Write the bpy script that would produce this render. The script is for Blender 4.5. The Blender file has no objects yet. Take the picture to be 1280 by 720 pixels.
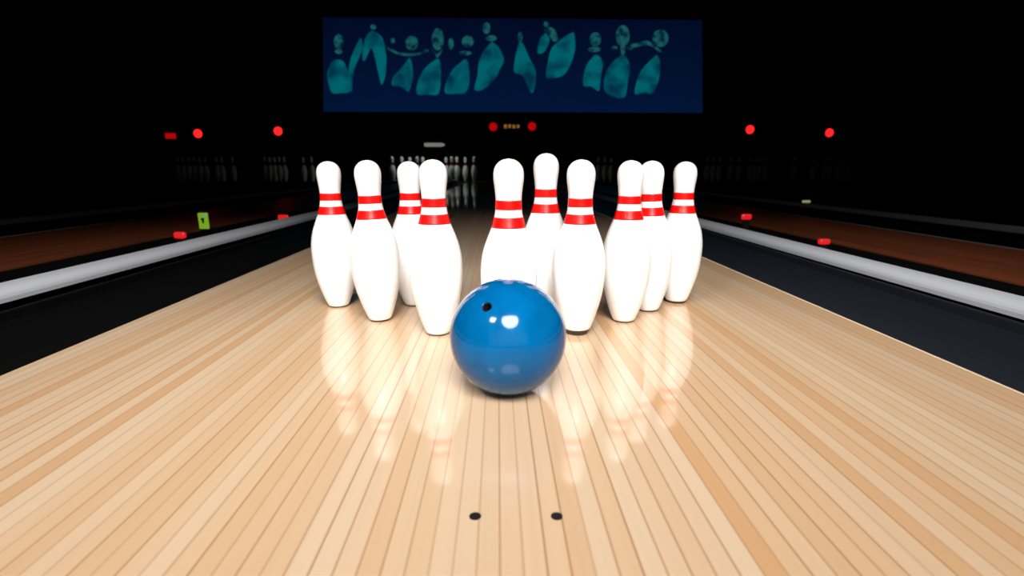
import bpy, bmesh, math, random
from mathutils import Vector, Matrix
R = math.radians
random.seed(7)
scene = bpy.context.scene
COL = scene.collection

# ------------------------------------------------------------------ camera
F = 640.0                      # focal length in pixels of the 1280 px wide frame
H = 0.36                       # eye height
PITCH = math.atan(148.0 / F)   # looking down: horizon at y = 212
YAW = -math.atan(18.0 / F * math.cos(PITCH))   # turned a little to the right
cam_data = bpy.data.cameras.new('camera')
cam_data.sensor_width = 36.0
cam_data.lens = 36.0 * F / 1280.0
cam_data.clip_end = 200
cam_data.dof.use_dof = True
cam_data.dof.focus_distance = 1.05
cam_data.dof.aperture_fstop = 4.0
cam = bpy.data.objects.new('camera', cam_data)
COL.objects.link(cam)
cam.location = (0, 0, H)
ROT = Matrix.Rotation(YAW, 3, 'Z') @ Matrix.Rotation(math.pi / 2 - PITCH, 3, 'X')
cam.rotation_euler = ROT.to_euler()
scene.camera = cam

def ray(px, py):
    return (ROT @ Vector((px - 640.0, 360.0 - py, -F))).normalized()
def on_floor(px, py, z=0.0):
    d = ray(px, py); k = (z - H) / d.z
    return Vector((0, 0, H)) + d * k
def on_depth(px, py, Y):
    d = ray(px, py); k = Y / d.y
    return Vector((0, 0, H)) + d * k

# ------------------------------------------------------------------ helpers
def srgb(r, g, b):
    f = lambda c: (c / 255 / 12.92) if c <= 10.3 else ((c / 255 + .055) / 1.055) ** 2.4
    return (f(r), f(g), f(b), 1)

def obj(name, bm, mat, parent=None, smooth=False, loc=(0, 0, 0)):
    me = bpy.data.meshes.new(name)
    bmesh.ops.recalc_face_normals(bm, faces=bm.faces)
    bm.to_mesh(me); bm.free()
    for m in (mat if isinstance(mat, (list, tuple)) else [mat]):
        me.materials.append(m)
    if smooth:
        for p in me.polygons: p.use_smooth = True
    o = bpy.data.objects.new(name, me)
    COL.objects.link(o)
    o.location = loc
    if parent: o.parent = parent
    return o

def thing(name, label, cat, loc=(0, 0, 0), group=None):
    o = bpy.data.objects.new(name, None)
    COL.objects.link(o); o.location = loc; o.empty_display_size = .05
    o['label'] = label; o['category'] = cat
    if group: o['group'] = group
    return o
def tag(o, label, cat, group=None):
    o['label'] = label; o['category'] = cat
    if group: o['group'] = group
    return o
def structure(o):
    o['kind'] = 'structure'; return o

def add_box(bm, lo, hi, bevel=0.0, seg=2):
    r = bmesh.ops.create_cube(bm, size=1)
    for v in r['verts']:
        v.co = Vector([lo[i] + (v.co[i] + .5) * (hi[i] - lo[i]) for i in range(3)])
    if bevel:
        es = list({e for v in r['verts'] for e in v.link_edges})
        bmesh.ops.bevel(bm, geom=es, offset=bevel, segments=seg, affect='EDGES', profile=.5)
    return bm
def box(lo, hi, bevel=0.0):
    return add_box(bmesh.new(), lo, hi, bevel)

def lathe(profile, n=64, mats=None):
    """profile: list of (z, r); mats: one material index per band."""
    bm = bmesh.new(); rings = []
    for z, r in profile:
        if r < 1e-6:
            rings.append([bm.verts.new((0, 0, z))])
        else:
            rings.append([bm.verts.new((r * math.cos(2 * math.pi * k / n), r * math.sin(2 * math.pi * k / n), z)) for k in range(n)])
    for i in range(len(rings) - 1):
        a, b = rings[i], rings[i + 1]
        for k in range(n):
            k2 = (k + 1) % n
            if len(a) == 1 and len(b) == 1: continue
            if len(a) == 1: f = bm.faces.new((a[0], b[k2], b[k]))
            elif len(b) == 1: f = bm.faces.new((a[k], a[k2], b[0]))
            else: f = bm.faces.new((a[k], a[k2], b[k2], b[k]))
            if mats: f.material_index = mats[i]
    return bm

def sweep(section, y0, y1, closed=True, ny=1):
    """section: (x, z) outline, run along Y."""
    bm = bmesh.new(); rows = []
    for j in range(ny + 1):
        y = y0 + (y1 - y0) * j / ny
        rows.append([bm.verts.new((x, y, z)) for x, z in section])
    n = len(section)
    for j in range(ny):
        for k in range(n if closed else n - 1):
            k2 = (k + 1) % n
            bm.faces.new((rows[j][k], rows[j][k2], rows[j + 1][k2], rows[j + 1][k]))
    if closed:
        bm.faces.new(rows[0]); bm.faces.new(list(reversed(rows[-1])))
    return bm

def catmull(pts, per=5):
    out = []
    P = [pts[0]] + list(pts) + [pts[-1]]
    for i in range(1, len(P) - 2):
        p0, p1, p2, p3 = P[i - 1], P[i], P[i + 1], P[i + 2]
        for s in range(per):
            t = s / per
            out.append(tuple(.5 * ((2 * p1[c]) + (-p0[c] + p2[c]) * t + (2 * p0[c] - 5 * p1[c] + 4 * p2[c] - p3[c]) * t * t
                                   + (-p0[c] + 3 * p1[c] - 3 * p2[c] + p3[c]) * t ** 3) for c in (0, 1)))
    out.append(tuple(pts[-1]))
    return out

# ------------------------------------------------------------------ materials
def principled(name, col, rough=.5, spec=.5, coat=0.0, metal=0.0, coat_rough=.05):
    m = bpy.data.materials.new(name); m.use_nodes = True
    b = m.node_tree.nodes['Principled BSDF']
    b.inputs['Base Color'].default_value = col
    b.inputs['Roughness'].default_value = rough
    b.inputs['Specular IOR Level'].default_value = spec
    b.inputs['Coat Weight'].default_value = coat
    b.inputs['Coat Roughness'].default_value = coat_rough
    b.inputs['Metallic'].default_value = metal
    return m
def noise_tint(m, scale, amount, stretch=(1, 1, 1), detail=4.0):
    """multiply the base colour by a noise of the thing's own surface."""
    nt = m.node_tree; b = nt.nodes['Principled BSDF']
    tc = nt.nodes.new('ShaderNodeTexCoord'); mp = nt.nodes.new('ShaderNodeMapping')
    mp.inputs['Scale'].default_value = stretch
    no = nt.nodes.new('ShaderNodeTexNoise'); no.inputs['Scale'].default_value = scale; no.inputs['Detail'].default_value = detail
    mr = nt.nodes.new('ShaderNodeMapRange')
    mr.inputs['To Min'].default_value = 1 - amount; mr.inputs['To Max'].default_value = 1 + amount
    mx = nt.nodes.new('ShaderNodeVectorMath'); mx.operation = 'SCALE'
    mx.inputs[0].default_value = b.inputs['Base Color'].default_value[:3]
    L = nt.links
    L.new(tc.outputs['Object'], mp.inputs['Vector']); L.new(mp.outputs['Vector'], no.inputs['Vector'])
    L.new(no.outputs['Fac'], mr.inputs['Value']); L.new(mr.outputs['Result'], mx.inputs['Scale'])
    L.new(mx.outputs['Vector'], b.inputs['Base Color'])
    return m
def emit(name, col, strength, base=(0.02, 0.02, 0.02, 1)):
    m = principled(name, base, .4)
    b = m.node_tree.nodes['Principled BSDF']
    b.inputs['Emission Color'].default_value = col
    b.inputs['Emission Strength'].default_value = strength
    return m

def wood(name, cols, w, line_col, rough, coat, line_w, grain=.10, seg_len=1.3, coat_rough=.06, spec=.5, lines=1.0):
    """long narrow boards running along Y, each with its own tone, joints and grain."""
    m = principled(name, cols[0], rough, spec, coat, 0, coat_rough)
    nt = m.node_tree; L = nt.links; b = nt.nodes['Principled BSDF']
    N = nt.nodes.new
    def M(op, a, bb=None, c=None):
        n = N('ShaderNodeMath'); n.operation = op
        for i, v in enumerate((a, bb, c)):
            if v is None: continue
            if isinstance(v, (int, float)): n.inputs[i].default_value = v
            else: L.new(v, n.inputs[i])
        return n.outputs[0]
    tc = N('ShaderNodeTexCoord'); sx = N('ShaderNodeSeparateXYZ'); L.new(tc.outputs['Object'], sx.inputs[0])
    x, y = sx.outputs['X'], sx.outputs['Y']
    u = M('DIVIDE', x, w); row = M('FLOOR', u)
    wn = N('ShaderNodeTexWhiteNoise'); wn.noise_dimensions = '1D'; L.new(row, wn.inputs['W'])
    seg = M('FLOOR', M('ADD', M('DIVIDE', y, seg_len), M('MULTIPLY', wn.outputs['Value'], 7.3)))
    cv = N('ShaderNodeCombineXYZ'); L.new(row, cv.inputs[0]); L.new(seg, cv.inputs[1])
    wn2 = N('ShaderNodeTexWhiteNoise'); wn2.noise_dimensions = '2D'; L.new(cv.outputs[0], wn2.inputs['Vector'])
    ramp = N('ShaderNodeValToRGB'); ramp.color_ramp.interpolation = 'LINEAR'
    els = ramp.color_ramp.elements
    els[0].position = 0; els[0].color = cols[0]; els[1].position = 1; els[1].color = cols[-1]
    for i, c in enumerate(cols[1:-1]):
        e = els.new((i + 1) / (len(cols) - 1)); e.color = c
    L.new(wn2.outputs['Value'], ramp.inputs['Fac'])
    # grain: noise drawn out along the board, shifted board by board
    gv = N('ShaderNodeCombineXYZ')
    L.new(M('MULTIPLY', x, 170.0), gv.inputs[0]); L.new(M('MULTIPLY', y, 3.0), gv.inputs[1]); L.new(M('MULTIPLY', wn2.outputs['Value'], 37.0), gv.inputs[2])
    gn = N('ShaderNodeTexNoise'); gn.inputs['Scale'].default_value = 1.0; gn.inputs['Detail'].default_value = 5; gn.inputs['Roughness'].default_value = .6
    L.new(gv.outputs[0], gn.inputs['Vector'])
    gr = M('ADD', M('MULTIPLY', gn.outputs['Fac'], 2 * grain), 1 - grain)
    sc = N('ShaderNodeVectorMath'); sc.operation = 'SCALE'; L.new(ramp.outputs['Color'], sc.inputs[0]); L.new(gr, sc.inputs['Scale'])
    # joints between boards, some darker than others
    d = M('MULTIPLY', M('ABSOLUTE', M('SUBTRACT', u, M('ROUND', u))), w)
    ln = N('ShaderNodeMapRange'); ln.interpolation_type = 'SMOOTHSTEP'
    ln.inputs['From Min'].default_value = line_w * .35; ln.inputs['From Max'].default_value = line_w
    ln.inputs['To Min'].default_value = 1; ln.inputs['To Max'].default_value = 0
    L.new(d, ln.inputs['Value'])
    wn3 = N('ShaderNodeTexWhiteNoise'); wn3.noise_dimensions = '1D'; L.new(M('ROUND', u), wn3.inputs['W'])
    amt = M('MULTIPLY', ln.outputs['Result'], M('MULTIPLY', M('ADD', M('MULTIPLY', wn3.outputs['Value'], .55), .40), lines))
    mix = N('ShaderNodeMix'); mix.data_type = 'RGBA'
    L.new(amt, mix.inputs[0]); L.new(sc.outputs[0], mix.inputs[6]); mix.inputs[7].default_value = line_col
    L.new(mix.outputs[2], b.inputs['Base Color'])
    return m

M_LANE = wood('lane_maple', [srgb(194, 151, 108), srgb(201, 170, 137), srgb(205, 180, 151), srgb(199, 163, 126), srgb(204, 176, 145)],
              .0219, srgb(146, 96, 50), .35, 1.0, .0017, grain=.06, coat_rough=.06, spec=.1, seg_len=60, lines=.72)
M_LANE.node_tree.nodes['Principled BSDF'].inputs['Coat IOR'].default_value = 1.56
M_DARKLANE = wood('neighbour_lane_wood', [srgb(110, 56, 34), srgb(124, 66, 40), srgb(100, 52, 32)], .0219, srgb(48, 22, 12), .4, .0, .0011, spec=.25)
M_LANESIDE = principled('lane_core', srgb(120, 84, 52), .7)
M_EDGE = principled('pale_edge_strip', srgb(226, 204, 174), .35)
M_PIN = principled('white_pin_plastic', (.90, .90, .89, 1), .28, .5, .4)
M_RED = noise_tint(principled('red_stripe_paint', srgb(226, 14, 10), .3, .35), 60, .05)
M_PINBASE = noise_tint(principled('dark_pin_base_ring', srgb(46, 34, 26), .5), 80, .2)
M_BLACK = noise_tint(principled('black_gutter_plastic', srgb(8, 8, 8), .5, .12), 9, .25, (1, .1, 1))
M_NAVY = noise_tint(principled('blue_black_gutter_plastic', srgb(22, 26, 32), .45, .3), 9, .25, (1, .1, 1))
M_MATT = noise_tint(principled('matt_black_paint', srgb(7, 7, 7), .9, .05), 5, .3)
M_RAIL = noise_tint(principled('grey_rail_aluminium', srgb(184, 186, 192), .42, .5), 14, .10, (1, .06, 1))
M_DIMRAIL = noise_tint(principled('dull_grey_rail', srgb(120, 120, 122), .5, .3), 14, .15, (1, .06, 1))
M_DOT = noise_tint(principled('dark_inlay', srgb(22, 13, 9), .4), 100, .2)
M_HOUSING = noise_tint(principled('black_lamp_housing', srgb(12, 12, 12), .5, .2), 40, .2)
M_REDLAMP = emit('red_lamp_lens', (1, .012, .012, 1), 2.2)
M_REDDIM = emit('dull_red_lamp_lens', (1, .004, .006, 1), .42)
M_REDLOW = emit('red_reflection_glow', (1, .006, .010, 1), .7)  # emission stands in for red reflections low beside the rails
M_AMBER = emit('amber_digit_segment', (1, .42, .10, 1), .22)
M_GREEN = emit('green_marker_face', (.30, .62, .02, 1), .55)
M_GREENPALE = emit('pale_green_marker_face', (.35, .62, .25, 1), .5)
M_GREENDARK = principled('dark_green_mark', srgb(10, 50, 10), .5)
M_WHITELAMP = emit('dim_white_tube', (.8, .8, .72, 1), .22)
M_YELLOWGLINT = emit('pale_yellow_glint', (.8, .72, .35, 1), .35)  # emission stands in for a glint of light on the rail
M_SCREENBG = emit('navy_display', (.0006, .0055, .026, 1), 1.0)
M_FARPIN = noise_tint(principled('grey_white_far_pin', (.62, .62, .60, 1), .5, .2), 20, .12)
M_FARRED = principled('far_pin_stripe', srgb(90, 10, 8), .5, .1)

# ball: blue resin under a polish
M_BALL = principled('polished_blue_resin', srgb(0, 100, 165), .4, 0, 1.0, 0, .10)
M_BALL.node_tree.nodes['Principled BSDF'].inputs['Coat IOR'].default_value = 1.37
nt = M_BALL.node_tree
tc = nt.nodes.new('ShaderNodeTexCoord'); no = nt.nodes.new('ShaderNodeTexNoise'); no.inputs['Scale'].default_value = 14; no.inputs['Detail'].default_value = 5; no.inputs['Distortion'].default_value = 1.2
rp = nt.nodes.new('ShaderNodeValToRGB')
rp.color_ramp.elements[0].position = .25; rp.color_ramp.elements[0].color = srgb(0, 76, 126)
rp.color_ramp.elements[1].position = .75; rp.color_ramp.elements[1].color = srgb(2, 94, 148)
nt.links.new(tc.outputs['Object'], no.inputs['Vector']); nt.links.new(no.outputs['Fac'], rp.inputs['Fac'])
nt.links.new(rp.outputs['Color'], nt.nodes['Principled BSDF'].inputs['Base Color'])
M_HOLE = noise_tint(principled('dark_finger_hole', srgb(12, 18, 28), .6), 50, .2)

# screen figures: teal picture elements of uneven brightness
M_FIG = emit('teal_picture', (0, .14, .17, 1), .85)
nt = M_FIG.node_tree
tc = nt.nodes.new('ShaderNodeTexCoord'); no = nt.nodes.new('ShaderNodeTexNoise'); no.inputs['Scale'].default_value = 1.6; no.inputs['Detail'].default_value = 2
rp = nt.nodes.new('ShaderNodeValToRGB')
rp.color_ramp.elements[0].position = .36; rp.color_ramp.elements[0].color = (0, .035, .075, 1)
rp.color_ramp.elements[1].position = .58; rp.color_ramp.elements[1].color = (.0, .135, .165, 1)
nt.links.new(tc.outputs['Object'], no.inputs['Vector']); nt.links.new(no.outputs['Fac'], rp.inputs['Fac'])
nt.links.new(rp.outputs['Color'], nt.nodes['Principled BSDF'].inputs['Emission Color'])
M_FIGHEAD = M_FIG.copy(); M_FIGHEAD.name = 'grey_teal_picture'
for n_ in M_FIGHEAD.node_tree.nodes:
    if n_.type == 'TEX_NOISE': n_.inputs['Scale'].default_value = 5
    if n_.type == 'VALTORGB':
        n_.color_ramp.elements[0].color = (.001, .018, .04, 1); n_.color_ramp.elements[1].color = (.010, .11, .118, 1)

# ------------------------------------------------------------------ the hall
Y0, Y1 = -4.5, 19.6
XW = 15.0
structure(obj('floor', box((-XW, Y0, -.30), (XW, Y1, -.10)), M_MATT))
structure(obj('ceiling', box((-XW, Y0, 6.4), (XW, Y1, 6.6)), M_MATT))
structure(obj('wall_back', box((-XW, Y1, -.1), (XW, Y1 + .2, 6.4)), M_MATT))
structure(obj('wall_left', box((-XW - .2, Y0, -.1), (-XW, Y1, 6.4)), M_MATT))
structure(obj('wall_right', box((XW, Y0, -.1), (XW + .2, Y1, 6.4)), M_MATT))
structure(obj('wall_front', box((-XW, Y0 - .2, -.1), (XW, Y0, 6.4)), M_MATT))
LY0, LY1 = -.9, 16.1       # lanes run from behind the camera to the pin deck

# ------------------------------------------------------------------ main lane
XL, XR = -.894, .858
lane = thing('bowling_lane', 'pale maple bowling lane of narrow boards under the blue ball and white pins', 'bowling lane')
obj('lane_boards', box((XL, LY0, -.10), (XR, LY1, 0), .0015), M_LANE, lane)
e = obj('edge_strip', sweep([(XR, -.08), (XR + .007, -.08), (XR + .007, -.001), (XR + .005, .001), (XR, .001)], LY0, LY1), M_EDGE, lane)
e['label'] = 'pale strip along the right edge of the lane'
for px, py in ((594, 645.5), (696, 645.5)):
    p = on_floor(px, py)
    d = obj('marker_dot', lathe([(0, 0), (0, .0064), (.0002, .0064), (.0003, .006), (.0003, 0)], 40), M_DOT, lane, loc=(p.x, p.y, .0002))
    d['label'] = 'dark round dot set in the lane boards'

# gutters either side of the main lane
def gutter(x0, x1, rim, mat, label):
    """x0: lane edge, x1: outer rim; a rounded trough with a raised outer rim."""
    s = 1 if x1 > x0 else -1
    g = thing('gutter', label, 'gutter')
    n = 14; top, bot = [], []
    for k in range(n + 1):
        a = math.pi * k / n
        cx = (x0 + x1) / 2; rr = abs(x1 - x0) / 2
        xx = cx - s * rr * math.cos(a)
        zz = -.012 + (rim + .012) * (k / n) ** 3 - .045 * math.sin(a) ** .8
        top.append((xx, zz))
    bot = [(x1, -.098), (x0, -.098)]
    obj('channel', sweep(top + bot, LY0, LY1), mat, g, smooth=False)
    obj('outer_ledge', sweep([(x1, -.098), (x1, rim), (x1 + s * .004, rim + .003), (x1 + s * .010, rim + .003), (x1 + s * .012, rim), (x1 + s * .012, -.098)], LY0, LY1), mat, g)
    return g
gutter(XL - .001, -1.20, .02, M_BLACK, 'black channel along the left edge of the pale lane')
gutter(XR + .008, 1.172, .02, M_NAVY, 'blue-black channel along the right edge of the pale lane')

# rails between the lanes: rounded metal capping on a black board
def rail(x_in, x_out, zt, mat, label, body=True):
    s = 1 if x_out > x_in else -1
    t = thing('divider_rail', label, 'rail')
    c = (x_in + x_out) / 2; w = abs(x_out - x_in) / 2
    pts = []
    for k in range(15):
        a = math.pi * k / 14
        ca, sa = math.cos(a), math.sin(a)
        pts.append((c - s * w * math.copysign(abs(ca) ** .75, ca), zt - .034 + .034 * sa ** .75))
    obj('metal_cap', sweep(pts, LY0, LY1), mat, t, smooth=False)
    obj('support_board', box((min(x_in, x_out) + .012, LY0, -.099), (max(x_in, x_out) - .012, LY1, zt - .0345), .002), M_MATT, t)
    return t
rail(-1.262, -1.385, .062, M_RAIL, 'light grey rounded metal rail running left of the pale lane')
rail(1.190, 1.302, .062, M_RAIL, 'light grey rounded metal rail running right of the pale lane')
rail(-3.06, -3.12, .06, M_DIMRAIL, 'thin dull grey rail beyond the dark brown lane on the left')
rail(2.80, 2.86, .06, M_DIMRAIL, 'thin dull grey rail beyond the dark brown lane on the right')

def side_lane(x0, x1, label):
    t = thing('bowling_lane', label, 'bowling lane')
    obj('lane_boards', box((min(x0, x1), LY0, -.099), (max(x0, x1), LY1, 0), .0015), M_DARKLANE, t)
    s = 1 if x1 > x0 else -1
    obj('edge_strip', box((min(x1, x1 + s * .012), LY0, -.08), (max(x1, x1 + s * .012), LY1, .003), .001), M_DIMRAIL, t)
    return t
side_lane(-1.82, -2.70, 'dark brown wooden lane beyond the left grey rail, beside the green marker')
side_lane(1.685, 2.40, 'dark brown wooden lane beyond the right grey rail')
for a, b2, lab in ((-1.41, -1.815, 'black channel between the left grey rail and the dark brown lane'),
                   (1.33, 1.68, 'black channel between the right grey rail and the dark brown lane'),
                   (-2.72, -3.03, 'black channel between the left dark brown lane and its thin far rail'),
                   (2.42, 2.775, 'black channel between the right dark brown lane and its thin far rail')):
    lo, hi = min(a, b2), max(a, b2)
    n = 10
    top = [(lo + (hi - lo) * k / n, -.004 - .05 * math.sin(math.pi * k / n)) for k in range(n + 1)]
    tag(obj('gutter', sweep(top + [(hi, -.098), (lo, -.098)], LY0, LY1), M_MATT), lab, 'gutter')

# ------------------------------------------------------------------ far end
PD = 16.15
tag(obj('pin_deck', box((-13, PD, -.099), (13, Y1 - .05, 0), .01), noise_tint(principled('dark_deck', srgb(10, 9, 8), .25, .3), 3, .2)),
    'long dark deck at the far end that carries the dim rows of pins', 'pin deck')
MY = 15.95
mask = thing('masking_unit', 'long black panel below the blue screen, holding the red lamps', 'panel', (0, MY, 0))
zb, zt = on_depth(640, 188, MY).z, on_depth(640, 143.5, MY).z - .02
obj('panel', box((-13, 0, zb), (13, .12, zt), .01), M_MATT, mask)
for sx in (-12.9, 12.8):
    obj('post', box((sx, .02, 0), (sx + .1, .1, zb), .005), M_MATT, mask)

# blue screen
SY = 15.9
TILT = PITCH               # the screen leans back a little
piv = on_depth(640, 140, SY)
N_ = Vector((0, -math.cos(TILT), math.sin(TILT)))
def on_screen(px, py):
    d = ray(px, py); k = (piv - Vector((0, 0, H))).dot(N_) / d.dot(N_)
    v = Vector((0, 0, H)) + d * k - Vector((0, piv.y, piv.z))
    return v.x, v.dot(Vector((0, math.sin(TILT), math.cos(TILT))))
xl, xr = (on_screen(403.5, 22)[0] + on_screen(404, 140)[0]) / 2, (on_screen(878, 22)[0] + on_screen(878, 140)[0]) / 2
zu, zl = on_screen(640, 23)[1], 0.0
scr = thing('video_screen', 'wide dark blue screen showing teal bowling pins, above the black panel', 'screen', (0, piv.y, piv.z))
scr.rotation_euler = (-TILT, 0, 0)
obj('frame', box((xl - .14, .03, zl - .03), (xr + .14, .16, zu + .14), .01), M_MATT, scr)
obj('display', box((xl, 0, zl), (xr, .03, zu), .004), M_SCREENBG, scr)
nt = M_SCREENBG.node_tree
tc = nt.nodes.new('ShaderNodeTexCoord'); sxyz = nt.nodes.new('ShaderNodeSeparateXYZ'); rp = nt.nodes.new('ShaderNodeValToRGB'); mr = nt.nodes.new('ShaderNodeMapRange')
no = nt.nodes.new('ShaderNodeTexNoise'); no.inputs['Scale'].default_value = .5
ad = nt.nodes.new('ShaderNodeMath'); ad.operation = 'MULTIPLY_ADD'; ad.inputs[1].default_value = .5; ad.inputs[2].default_value = -.25
sm = nt.nodes.new('ShaderNodeMath'); sm.operation = 'ADD'
nt.links.new(tc.outputs['Generated'], sxyz.inputs[0]); nt.links.new(tc.outputs['Object'], no.inputs['Vector'])
nt.links.new(no.outputs['Fac'], ad.inputs[0]); nt.links.new(ad.outputs[0], sm.inputs[0]); nt.links.new(sxyz.outputs['Z'], sm.inputs[1])
rp.color_ramp.elements[0].color = (.0006, .0075, .036, 1); rp.color_ramp.elements[1].color = (.0004, .0030, .017, 1)
nt.links.new(sm.outputs[0], rp.inputs['Fac'])
nt.links.new(rp.outputs['Color'], nt.nodes['Principled BSDF'].inputs['Emission Color'])

def E(cx, cy, rx, ry): return ('e', cx, cy, rx, ry)
def P(*p): return ('p', p)
FIG = {  # (offset, head pieces, body pieces), in the pixels of two enlarged views of the screen
 0: (400, [E(125, 200, 33, 50), E(125, 264, 25, 16)], [P((120, 318), (85, 325), (50, 400), (52, 450), (80, 538), (140, 540), (200, 530), (198, 440), (160, 335))]),
 1: (400, [E(355, 100, 20, 18)], [P((270, 170), (205, 310), (186, 460), (198, 526), (214, 520), (224, 400), (285, 240)),
        P((345, 122), (300, 180), (282, 300), (300, 325), (345, 240), (385, 390), (410, 485), (436, 420), (442, 300), (415, 170))]),
 2: (400, [E(612, 208, 42, 48), E(485, 192, 15, 18), P((455, 232), (540, 272), (650, 274), (690, 262), (690, 276), (640, 292), (540, 290), (452, 250))],
        [P((595, 305), (545, 370), (492, 430), (480, 488), (545, 500), (590, 530), (612, 470), (620, 420), (613, 340))]),
 3: (400, [E(785, 182, 40, 74), E(705, 262, 20, 12), E(873, 212, 18, 38), P((740, 240), (785, 280), (820, 240), (790, 300), (770, 295))],
        [P((782, 308), (705, 370), (655, 455), (646, 545), (720, 550), (790, 545), (806, 430), (800, 330))]),
 4: (400, [E(985, 197, 40, 38), E(968, 274, 42, 14)], [P((965, 315), (885, 385), (842, 465), (834, 540), (900, 545), (970, 538), (996, 460), (988, 335))]),
 5: (400, [E(1110, 108, 26, 38), E(1142, 176, 36, 20)], [P((1145, 200), (1095, 255), (1060, 330), (1050, 420), (1030, 518), (1090, 515), (1170, 440), (1200, 380), (1226, 318), (1190, 235))]),
 6: (640, [E(55, 168, 16, 34)], [P((52, 200), (30, 265), (12, 395), (65, 420), (100, 480), (130, 540), (152, 500), (157, 390), (115, 305), (75, 215))]),
 7: (640, [E(228, 84, 18, 20), P((215, 120), (250, 100), (285, 120), (305, 180), (280, 200), (250, 165))],
        [P((222, 140), (182, 190), (170, 270), (208, 272), (236, 230), (250, 180)), P((412, 132), (345, 170), (268, 235), (240, 330), (228, 435), (275, 442), (350, 415), (398, 330), (422, 235))]),
 8: (640, [E(556, 182, 38, 46), E(550, 250, 42, 17)], [P((556, 285), (505, 340), (478, 420), (478, 492), (530, 496), (580, 526), (592, 430), (606, 350), (586, 300))]),
 9: (640, [E(738, 160, 46, 72), E(680, 240, 24, 13), E(785, 240, 22, 11), P((722, 225), (755, 225), (748, 290), (730, 290))],
        [P((736, 285), (665, 340), (618, 430), (618, 525), (685, 568), (752, 566), (772, 460), (787, 380), (770, 312))]),
 10: (640, [E(990, 175, 54, 58), P((790, 218), (860, 200), (915, 196), (990, 255), (985, 268), (915, 222), (860, 226), (795, 240))],
        [P((965, 285), (905, 340), (845, 420), (818, 545), (880, 538), (940, 540), (980, 445), (988, 335))]),
}
def fig_point(off, x, y):
    return on_screen(x / 5.3333 + off, y / 5.3333 + 15)
for k in FIG:
    off, heads, bodies = FIG[k]
    bm = bmesh.new()
    for mi, shapes in ((0, bodies), (1, heads)):
        for s in shapes:
            if s[0] == 'e':
                pts = [(s[1] + s[3] * math.cos(a * math.pi / 12), s[2] + s[4] * math.sin(a * math.pi / 12)) for a in range(24)]
            else:
                raw = list(s[1]); pts = catmull(raw + [raw[0]], 3)[:-1]
            W = [fig_point(off, *p) for p in pts]
            dz = .004 + .002 * mi + .0005 * shapes.index(s)
            f = bm.faces.new([bm.verts.new((x, -dz, z)) for x, z in W]); f.material_index = mi
            r = bmesh.ops.extrude_face_region(bm, geom=[f])
            for v in r['geom']:
                if isinstance(v, bmesh.types.BMVert): v.co.y += .0045
            bm.faces.ensure_lookup_table()
    o = obj('pin_figure', bm, [M_FIG, M_FIGHEAD], scr)

# red lamps on the black panel
def lamp(px, py, r_px, mat, label, Y=MY - .0195, cat='lamp', flat=False, w_px=None):
    p = on_depth(px, py, Y); r = r_px * Y / F * 1.02
    t = thing('indicator_lamp', label, cat, p)
    if flat:
        w = w_px * Y / F
        obj('lens', box((-w / 2, -.05, -r), (w / 2, 0, r), .012), mat, t)
        obj('housing', box((-w / 2 - .03, -.02, -r - .03), (w / 2 + .03, .02, r + .03), .01), M_HOUSING, t)
        return t
    bm = lathe([(0, r), (.3 * r, r * .98), (.6 * r, r * .82), (.85 * r, r * .5), (.95 * r, 0)], 28)
    for v in bm.verts: v.co = Vector((v.co.x, -v.co.z, v.co.y))
    obj('lens', bm, mat, t, smooth=True)
    bm = lathe([(-.02, 0), (-.02, r * 1.2), (.25 * r, r * 1.2), (.25 * r, r * 1.02), (0, r * 1.02), (0, 0)], 28)
    for v in bm.verts: v.co = Vector((v.co.x, -v.co.z, v.co.y))
    obj('housing', bm, M_HOUSING, t)
    return t
lamp(348, 164, 4.7, M_REDLAMP, 'round red lamp on the black panel left of the blue screen')
lamp(248, 167, 4.7, M_REDLAMP, 'round red lamp at far left, beside the dull red bar')
lamp(214, 170, 3.0, M_REDDIM, 'dull red bar-shaped lamp at far left on the black panel', flat=True, w_px=12)
lamp(937, 162, 4.8, M_REDLAMP, 'round red lamp on the black panel just right of the blue screen')
lamp(1036, 166, 4.7, M_REDLAMP, 'round red lamp at far right on the black panel')
lamp(616.5, 158.5, 4.7, M_REDDIM, 'round deep red lamp left of the small amber display')
lamp(665, 158, 4.7, M_REDDIM, 'round deep red lamp right of the small amber display')
p = on_depth(640.5, 158, MY - .0295)
t = thing('amber_display', 'tiny amber display between two deep red lamps under the blue screen', 'display', p)
obj('housing', box((-.36, 0, -.13), (.36, .03, .13), .01), M_HOUSING, t)
for k in range(4):
    bm = box((-.25 + k * .125, -.012, -.055 + .012 * (k % 2)), (-.25 + k * .125 + .085, .004, .055 - .01 * (k // 2)), .01)
    obj('lit_segment', bm, M_AMBER, t)
p = on_depth(543, 181, MY - .0595)
t = thing('strip_lamp', 'dim white strip lamp under the black panel, left of centre', 'lamp', p)
bm = lathe([(-.30, 0), (-.30, .04), (-.26, .055), (.2, .055), (.30, .03), (.30, 0)], 16)
for v in bm.verts: v.co = Vector((v.co.z, v.co.x, v.co.y))
obj('tube', bm, M_WHITELAMP, t, smooth=True)
obj('bracket', box((-.33, .05, -.02), (.33, .06, .16), .003), M_HOUSING, t)

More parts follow.
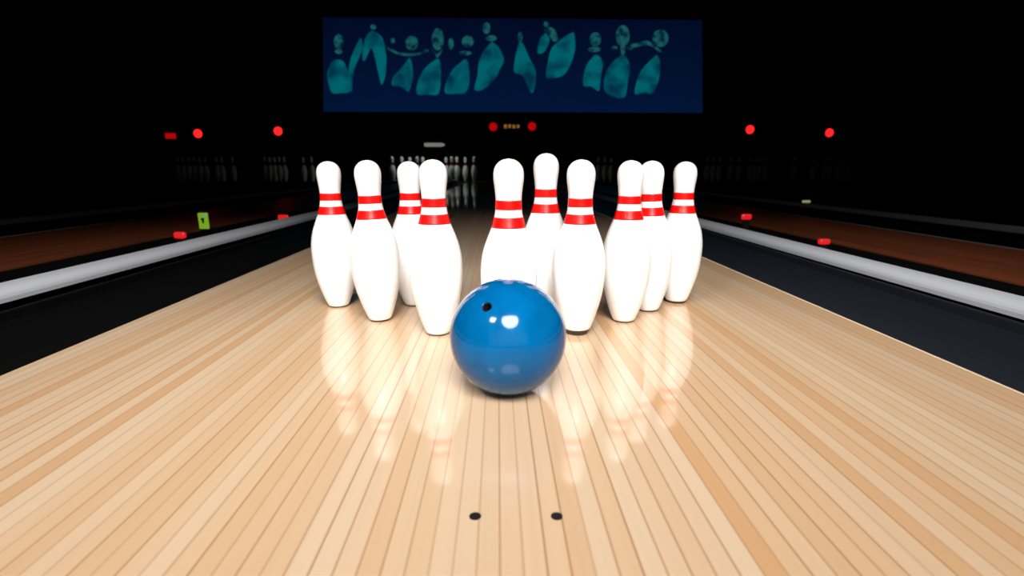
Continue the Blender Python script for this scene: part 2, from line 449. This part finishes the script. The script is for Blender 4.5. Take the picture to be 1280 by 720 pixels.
# far rows of pins (about twice as far apart and large as the pins up front)
PROF = [(0, .0255), (.010, .0268), (.06, .0345), (.12, .0420), (.20, .0503), (.28, .0556), (.35, .0577), (.41, .0580), (.47, .0562),
        (.53, .0515), (.59, .0435), (.645, .0352), (.70, .0292), (.74, .0268), (.775, .0259), (.81, .0263), (.85, .0280), (.885, .0297), (.915, .0303),
        (.945, .0288), (.968, .0245), (.985, .0180), (.995, .0105), (1.0, 0)]
PH = .381
SC = catmull([(t_, r_) for t_, r_ in PROF[:-1]], 3) + [(1.0, 0)]
def pin_radius(t_):
    for (a, ra), (b_, rb) in zip(SC, SC[1:]):
        if a <= t_ <= b_: return ra + (rb - ra) * (t_ - a) / (b_ - a)
    return 0
FARH = .76
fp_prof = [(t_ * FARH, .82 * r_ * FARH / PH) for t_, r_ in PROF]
fp = [(0, 0)] + fp_prof
fm = [0] * (len(fp) - 1)
for i in range(len(fm)):
    tm = (fp[i][0] + fp[i + 1][0]) / 2 / FARH
    if .66 < tm < .77: fm[i] = 1
far_src = None
def far_pins(xs, label, group, y_rows=(16.6, 17.0, 17.4)):
    global far_src
    for i, px in enumerate(xs):
        Y = y_rows[i % len(y_rows)]
        q = on_depth(px, 215, Y)
        if far_src is None:
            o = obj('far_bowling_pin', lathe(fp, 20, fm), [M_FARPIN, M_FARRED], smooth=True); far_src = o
        else:
            o = far_src.copy(); COL.objects.link(o)
        o.name = 'bowling_pin' if False else o.name
        o.location = (q.x, Y, 0)
        tag(o, label, 'bowling pin', group)
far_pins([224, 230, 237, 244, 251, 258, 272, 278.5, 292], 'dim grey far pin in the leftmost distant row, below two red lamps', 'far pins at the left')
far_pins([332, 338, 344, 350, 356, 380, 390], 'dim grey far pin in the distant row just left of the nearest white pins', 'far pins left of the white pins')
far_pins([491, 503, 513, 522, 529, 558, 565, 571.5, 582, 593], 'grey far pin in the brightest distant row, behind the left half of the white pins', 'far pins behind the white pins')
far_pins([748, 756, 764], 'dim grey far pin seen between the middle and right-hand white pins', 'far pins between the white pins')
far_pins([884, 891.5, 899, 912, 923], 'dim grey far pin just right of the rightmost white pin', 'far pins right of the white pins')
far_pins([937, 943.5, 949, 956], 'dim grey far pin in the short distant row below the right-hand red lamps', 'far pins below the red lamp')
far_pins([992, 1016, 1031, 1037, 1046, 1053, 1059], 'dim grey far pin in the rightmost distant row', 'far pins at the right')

# low red reflections built as glowing boxes, and a green marker, beside the rails
def marker(px, py, w_px, h_px, depth, mat, label, slant=0.0):
    p = on_depth(px, py, depth)
    k = depth / F
    w, h = w_px * k, h_px * k
    return p, w, h
def rail_glint(px, side, label, w_px=14, h_px=8, mat=None, y_px=None):
    """a small lens fixed along the outer edge of a grey rail."""
    mat = mat or M_REDLOW
    z = .070
    q = on_floor(px, y_px, z)
    k = q.y / F
    t = thing('glint_standin', label, 'glint stand-in', (q.x, q.y, z))
    w, h = w_px * k, h_px * k
    obj('lens', box((-w / 2, -.012, -h / 2), (w / 2, .012, h / 2), .3 * h), mat, t)
    return t, q, w, h
for px, y_px, w_px, h_px, lab in ((354, 272, 13, 7, 'small glowing stand-in for a red reflection on the left grey rail, nearest the white pins'),
                                  (225, 294, 14, 8, 'small glowing stand-in for a red reflection left of the green marker, along the left grey rail'),
                                  (933, 271, 13, 7, 'small glowing stand-in for a red reflection on the right grey rail, nearest the white pins'),
                                  (1030, 302, 14, 7, 'small glowing stand-in for a red reflection on the right grey rail, below the far right red lamp')):
    # glowing box in place of a red lamp's reflection, on an added black stem
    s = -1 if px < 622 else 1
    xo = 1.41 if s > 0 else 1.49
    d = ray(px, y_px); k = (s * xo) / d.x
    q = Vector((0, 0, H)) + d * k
    t = thing('glint_standin', lab, 'glint stand-in', (q.x, q.y, 0))
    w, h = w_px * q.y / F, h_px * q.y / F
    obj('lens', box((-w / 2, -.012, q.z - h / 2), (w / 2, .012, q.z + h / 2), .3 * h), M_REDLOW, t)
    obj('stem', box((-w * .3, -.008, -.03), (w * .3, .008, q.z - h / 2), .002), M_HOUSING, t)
# green marker
q = on_floor(256, 287)
t = thing('green_marker', 'small glowing green marker with a dark mark, on the left dark brown lane', 'marker', q)
k = q.y / F
bm = box((-.0056 * 1e3 * k, -.010, .004), (.0056 * 1e3 * k, .010, 20.5 * k), .006)
obj('lit_face', bm, M_GREEN, t)
obj('top_corner', box((.5 * k, -.012, 14.5 * k), (5.0 * k, -.004, 19.5 * k), .003), M_GREENPALE, t)
bm = bmesh.new()
vs = [(-1.8 * k, 14 * k), (2.2 * k, 15 * k), (1.2 * k, 8 * k), (.2 * k, 7.5 * k)]
f = bm.faces.new([bm.verts.new((x, -.0135, z)) for x, z in vs])
r = bmesh.ops.extrude_face_region(bm, geom=[f])
for v in r['geom']:
    if isinstance(v, bmesh.types.BMVert): v.co.y += .005
obj('dark_mark', bm, M_GREENDARK, t)
obj('foot', box((-6.2 * k, -.016, 0), (6.2 * k, .016, .005), .002), M_HOUSING, t)
# pale glint on the far right rail, built as a tiny glowing box
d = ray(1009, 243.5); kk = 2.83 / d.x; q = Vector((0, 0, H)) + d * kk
t = thing('glint_standin', 'tiny glowing stand-in for a pale yellow glint on the thin far rail at the right', 'glint stand-in', (q.x, q.y, .0595))
obj('lens', box((-.035, -.012, .004), (.035, .012, .026), .006), M_YELLOWGLINT, t)
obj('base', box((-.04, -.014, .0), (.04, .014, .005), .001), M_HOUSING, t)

# ------------------------------------------------------------------ white pins
def band(t0, t1, extra=.00035, n=7):
    pr = []
    for k in range(n + 1):
        tt = t0 + (t1 - t0) * k / n
        pr.append((tt * PH, pin_radius(tt) + extra))
    return [(t0 * PH, pin_radius(t0) - .001)] + pr + [(t1 * PH, pin_radius(t1) - .001)]
def make_pin(ring):
    """ring: how high the dark ring under the pin reaches."""
    t = thing('bowling_pin', 'white bowling pin', 'bowling pin')
    prof = [(t_ * PH, r_) for t_, r_ in SC if t_ * PH > ring + .001]
    prof = [(ring, 0), (ring, pin_radius(ring / PH) - .0012), (ring + .0008, pin_radius(ring / PH))] + prof
    obj('body', lathe(prof, 72), M_PIN, t, smooth=True)
    for a, b2 in ((.648, .702), (.741, .789)):
        o = obj('neck_stripe', lathe(band(a, b2), 72), M_RED, t, smooth=True); o['label'] = 'red stripe around the neck'
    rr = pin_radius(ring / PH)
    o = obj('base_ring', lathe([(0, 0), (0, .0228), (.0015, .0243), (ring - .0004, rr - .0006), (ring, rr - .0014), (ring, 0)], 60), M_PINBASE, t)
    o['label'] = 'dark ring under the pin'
    return t
# base centre in the photo, lean to the side in degrees, size, label
PINS = [
 (424, 384.5, 0, 1.0, 'leftmost white bowling pin with two red neck stripes'),
 (476, 402.5, -1.6, 1.0, 'white bowling pin second from the left, overlapping the leftmost one'),
 (518.5, 383, 0, 1.0, 'white bowling pin mostly hidden behind the one left of the ball'),
 (548, 420, 0, 1.0, 'large white front pin just left of the blue ball'),
 (636, 434, 0, 1.0, 'white bowling pin directly behind the blue ball, its lower half hidden'),
 (680, 396, 0, 1.045, 'white bowling pin rising behind, between the pin over the ball and the right front pin'),
 (720.5, 419.5, 0, 1.0, 'large white front pin just right of the blue ball, dark ring at its foot'),
 (779, 403.5, 0, 1.0, 'white bowling pin third from the right, in front of its close neighbour'),
 (810, 390, -2.0, 1.0, 'white bowling pin second from the right, partly hidden by the pin at its left'),
 (844.5, 379.5, 0, 1.0, 'rightmost white bowling pin, slimmest and farthest back'),
]
protos = {}
for i, (px, py, lean, size, lab) in enumerate(PINS):
    q = on_floor(px, py)
    fwd = Vector((q.x, q.y, 0)).normalized()
    q = q + fwd * .0225 * size
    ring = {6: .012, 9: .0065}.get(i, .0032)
    if ring not in protos:
        o = make_pin(ring); protos[ring] = (o, list(o.children))
    else:
        src, kids = protos[ring]
        o = src.copy(); COL.objects.link(o)
        for c in kids:
            cc = c.copy(); COL.objects.link(cc); cc.parent = o
    o.location = (q.x, q.y, .0003 + abs(math.sin(R(lean))) * .0225)
    o.rotation_euler = (0, R(lean), 0)
    o.scale = (1 + (size - 1) * .3,) * 2 + (size,)
    o['label'] = lab
    o['group'] = 'white bowling pins on the lane'

# ------------------------------------------------------------------ ball
BR = .0945
# centre: on the ray through the middle of its outline, at height BR
q = on_floor(635, 420.5, BR)
BC = Vector((q.x, q.y, BR + .0002))
ball = thing('bowling_ball', 'glossy blue bowling ball with a dark finger hole, in front of the pins', 'bowling ball', (BC.x, BC.y, 0))
def surface_dir(px, py):
    """where the sight line through a photo point meets the ball."""
    d = ray(px, py); o = Vector((0, 0, H)) - BC
    b_ = d.dot(o); c_ = o.dot(o) - BR * BR
    k = -b_ - math.sqrt(max(0, b_ * b_ - c_))
    return (o + d * k).normalized()
h1 = surface_dir(608.5, 383.5)
up_back = Vector((.02, .30, .95)).normalized()
h2 = (h1 + Vector((.50, .34, .42))).normalized()
h3 = (h1 + Vector((.10, .80, .75))).normalized()
holes = [(h1, .0082), (h2, .0066), (h3, .0075)]
bm = bmesh.new()
bmesh.ops.create_uvsphere(bm, u_segments=128, v_segments=80, radius=BR)
body = obj('body', bm, M_BALL, ball, smooth=True, loc=(0, 0, BR + .0002))
# drill the holes
cm = bmesh.new()
for hd, hr in holes[:1] + holes[2:]:
    r = bmesh.ops.create_cone(cm, cap_ends=True, segments=32, radius1=hr, radius2=hr, depth=.06)
    rot = Vector((0, 0, 1)).rotation_difference(hd).to_matrix()
    for v in r['verts']: v.co = rot @ v.co + hd * BR
cut_me = bpy.data.meshes.new('cut'); cm.to_mesh(cut_me); cm.free()
cut = bpy.data.objects.new('cut', cut_me); COL.objects.link(cut); cut.parent = ball; cut.location = body.location
md = body.modifiers.new('holes', 'BOOLEAN'); md.object = cut; md.operation = 'DIFFERENCE'; md.solver = 'EXACT'
bpy.context.view_layer.update()
dg = bpy.context.evaluated_depsgraph_get()
new_me = bpy.data.meshes.new_from_object(body.evaluated_get(dg))
body.modifiers.clear(); body.data = new_me
if not new_me.materials: new_me.materials.append(M_BALL)
else: new_me.materials[0] = M_BALL
bpy.data.objects.remove(cut)
for p_ in new_me.polygons: p_.use_smooth = (p_.area < 4e-5 and len(p_.vertices) <= 8 and (p_.center.length > BR * .985))
for hd, hr in holes[:1] + holes[2:]:
    r0 = hr - .0002
    bm = lathe([(-.029, 0), (-.029, r0), (-.0016, r0), (-.0016, r0 - .0010), (-.028, r0 - .0010), (-.028, 0)], 32)
    rot = Vector((0, 0, 1)).rotation_difference(hd).to_matrix()
    for v in bm.verts: v.co = rot @ v.co + hd * BR
    o = obj('finger_hole', bm, M_HOLE, ball, loc=(0, 0, BR + .0002))
    o['label'] = 'dark finger hole'

# ------------------------------------------------------------------ light
def area(name, loc, target, w, h, power, col=(1, 1, 1), spread=180):
    l = bpy.data.lights.new(name, 'AREA'); l.shape = 'RECTANGLE'; l.size = w; l.size_y = h
    l.energy = power; l.color = col; l.spread = R(spread)
    o = bpy.data.objects.new(name, l); COL.objects.link(o)
    o.location = loc
    o.rotation_euler = (Vector(target) - Vector(loc)).to_track_quat('-Z', 'Y').to_euler()
    return o
kl = bpy.data.lights.new('key_lamp', 'SPOT')
kl.energy = 1290; kl.color = (1, .98, .965); kl.shadow_soft_size = .95
kl.spot_size = R(31); kl.spot_blend = .4
ko = bpy.data.objects.new('key_lamp', kl); COL.objects.link(ko)
ko.location = (.20, -1.6, 2.75)
ko.rotation_euler = (Vector((0, 1.27, 0)) - ko.location).to_track_quat('-Z', 'Y').to_euler()
ko.scale = (2.15, 1, 1)
area('side_softbox', (-1.62, -1.05, 2.55), (-.2, 1.0, .1), .6, .5, 6, (1, .98, .95), 60)
area('front_fill', (0, -2.2, .95), (0, 1.2, .15), 4.6, 1.8, 4.5, (1, .99, .97), 100)  # added fill from behind the camera, lifts the pins and side lanes
area('pit_lamp', (-2.2, 16.45, 1.7), (-2.2, 17.1, .2), 2.4, .2, 18, (.95, 1, .95))

w = bpy.data.worlds.new('dark_hall'); scene.world = w; w.use_nodes = True
w.node_tree.nodes['Background'].inputs[0].default_value = (.5, .6, .7, 1)
w.node_tree.nodes['Background'].inputs[1].default_value = .004

scene.view_settings.view_transform = 'Standard'
scene.view_settings.look = 'None'
scene.view_settings.exposure = 0
scene.view_settings.gamma = 1
scene.view_settings.use_curve_mapping = False
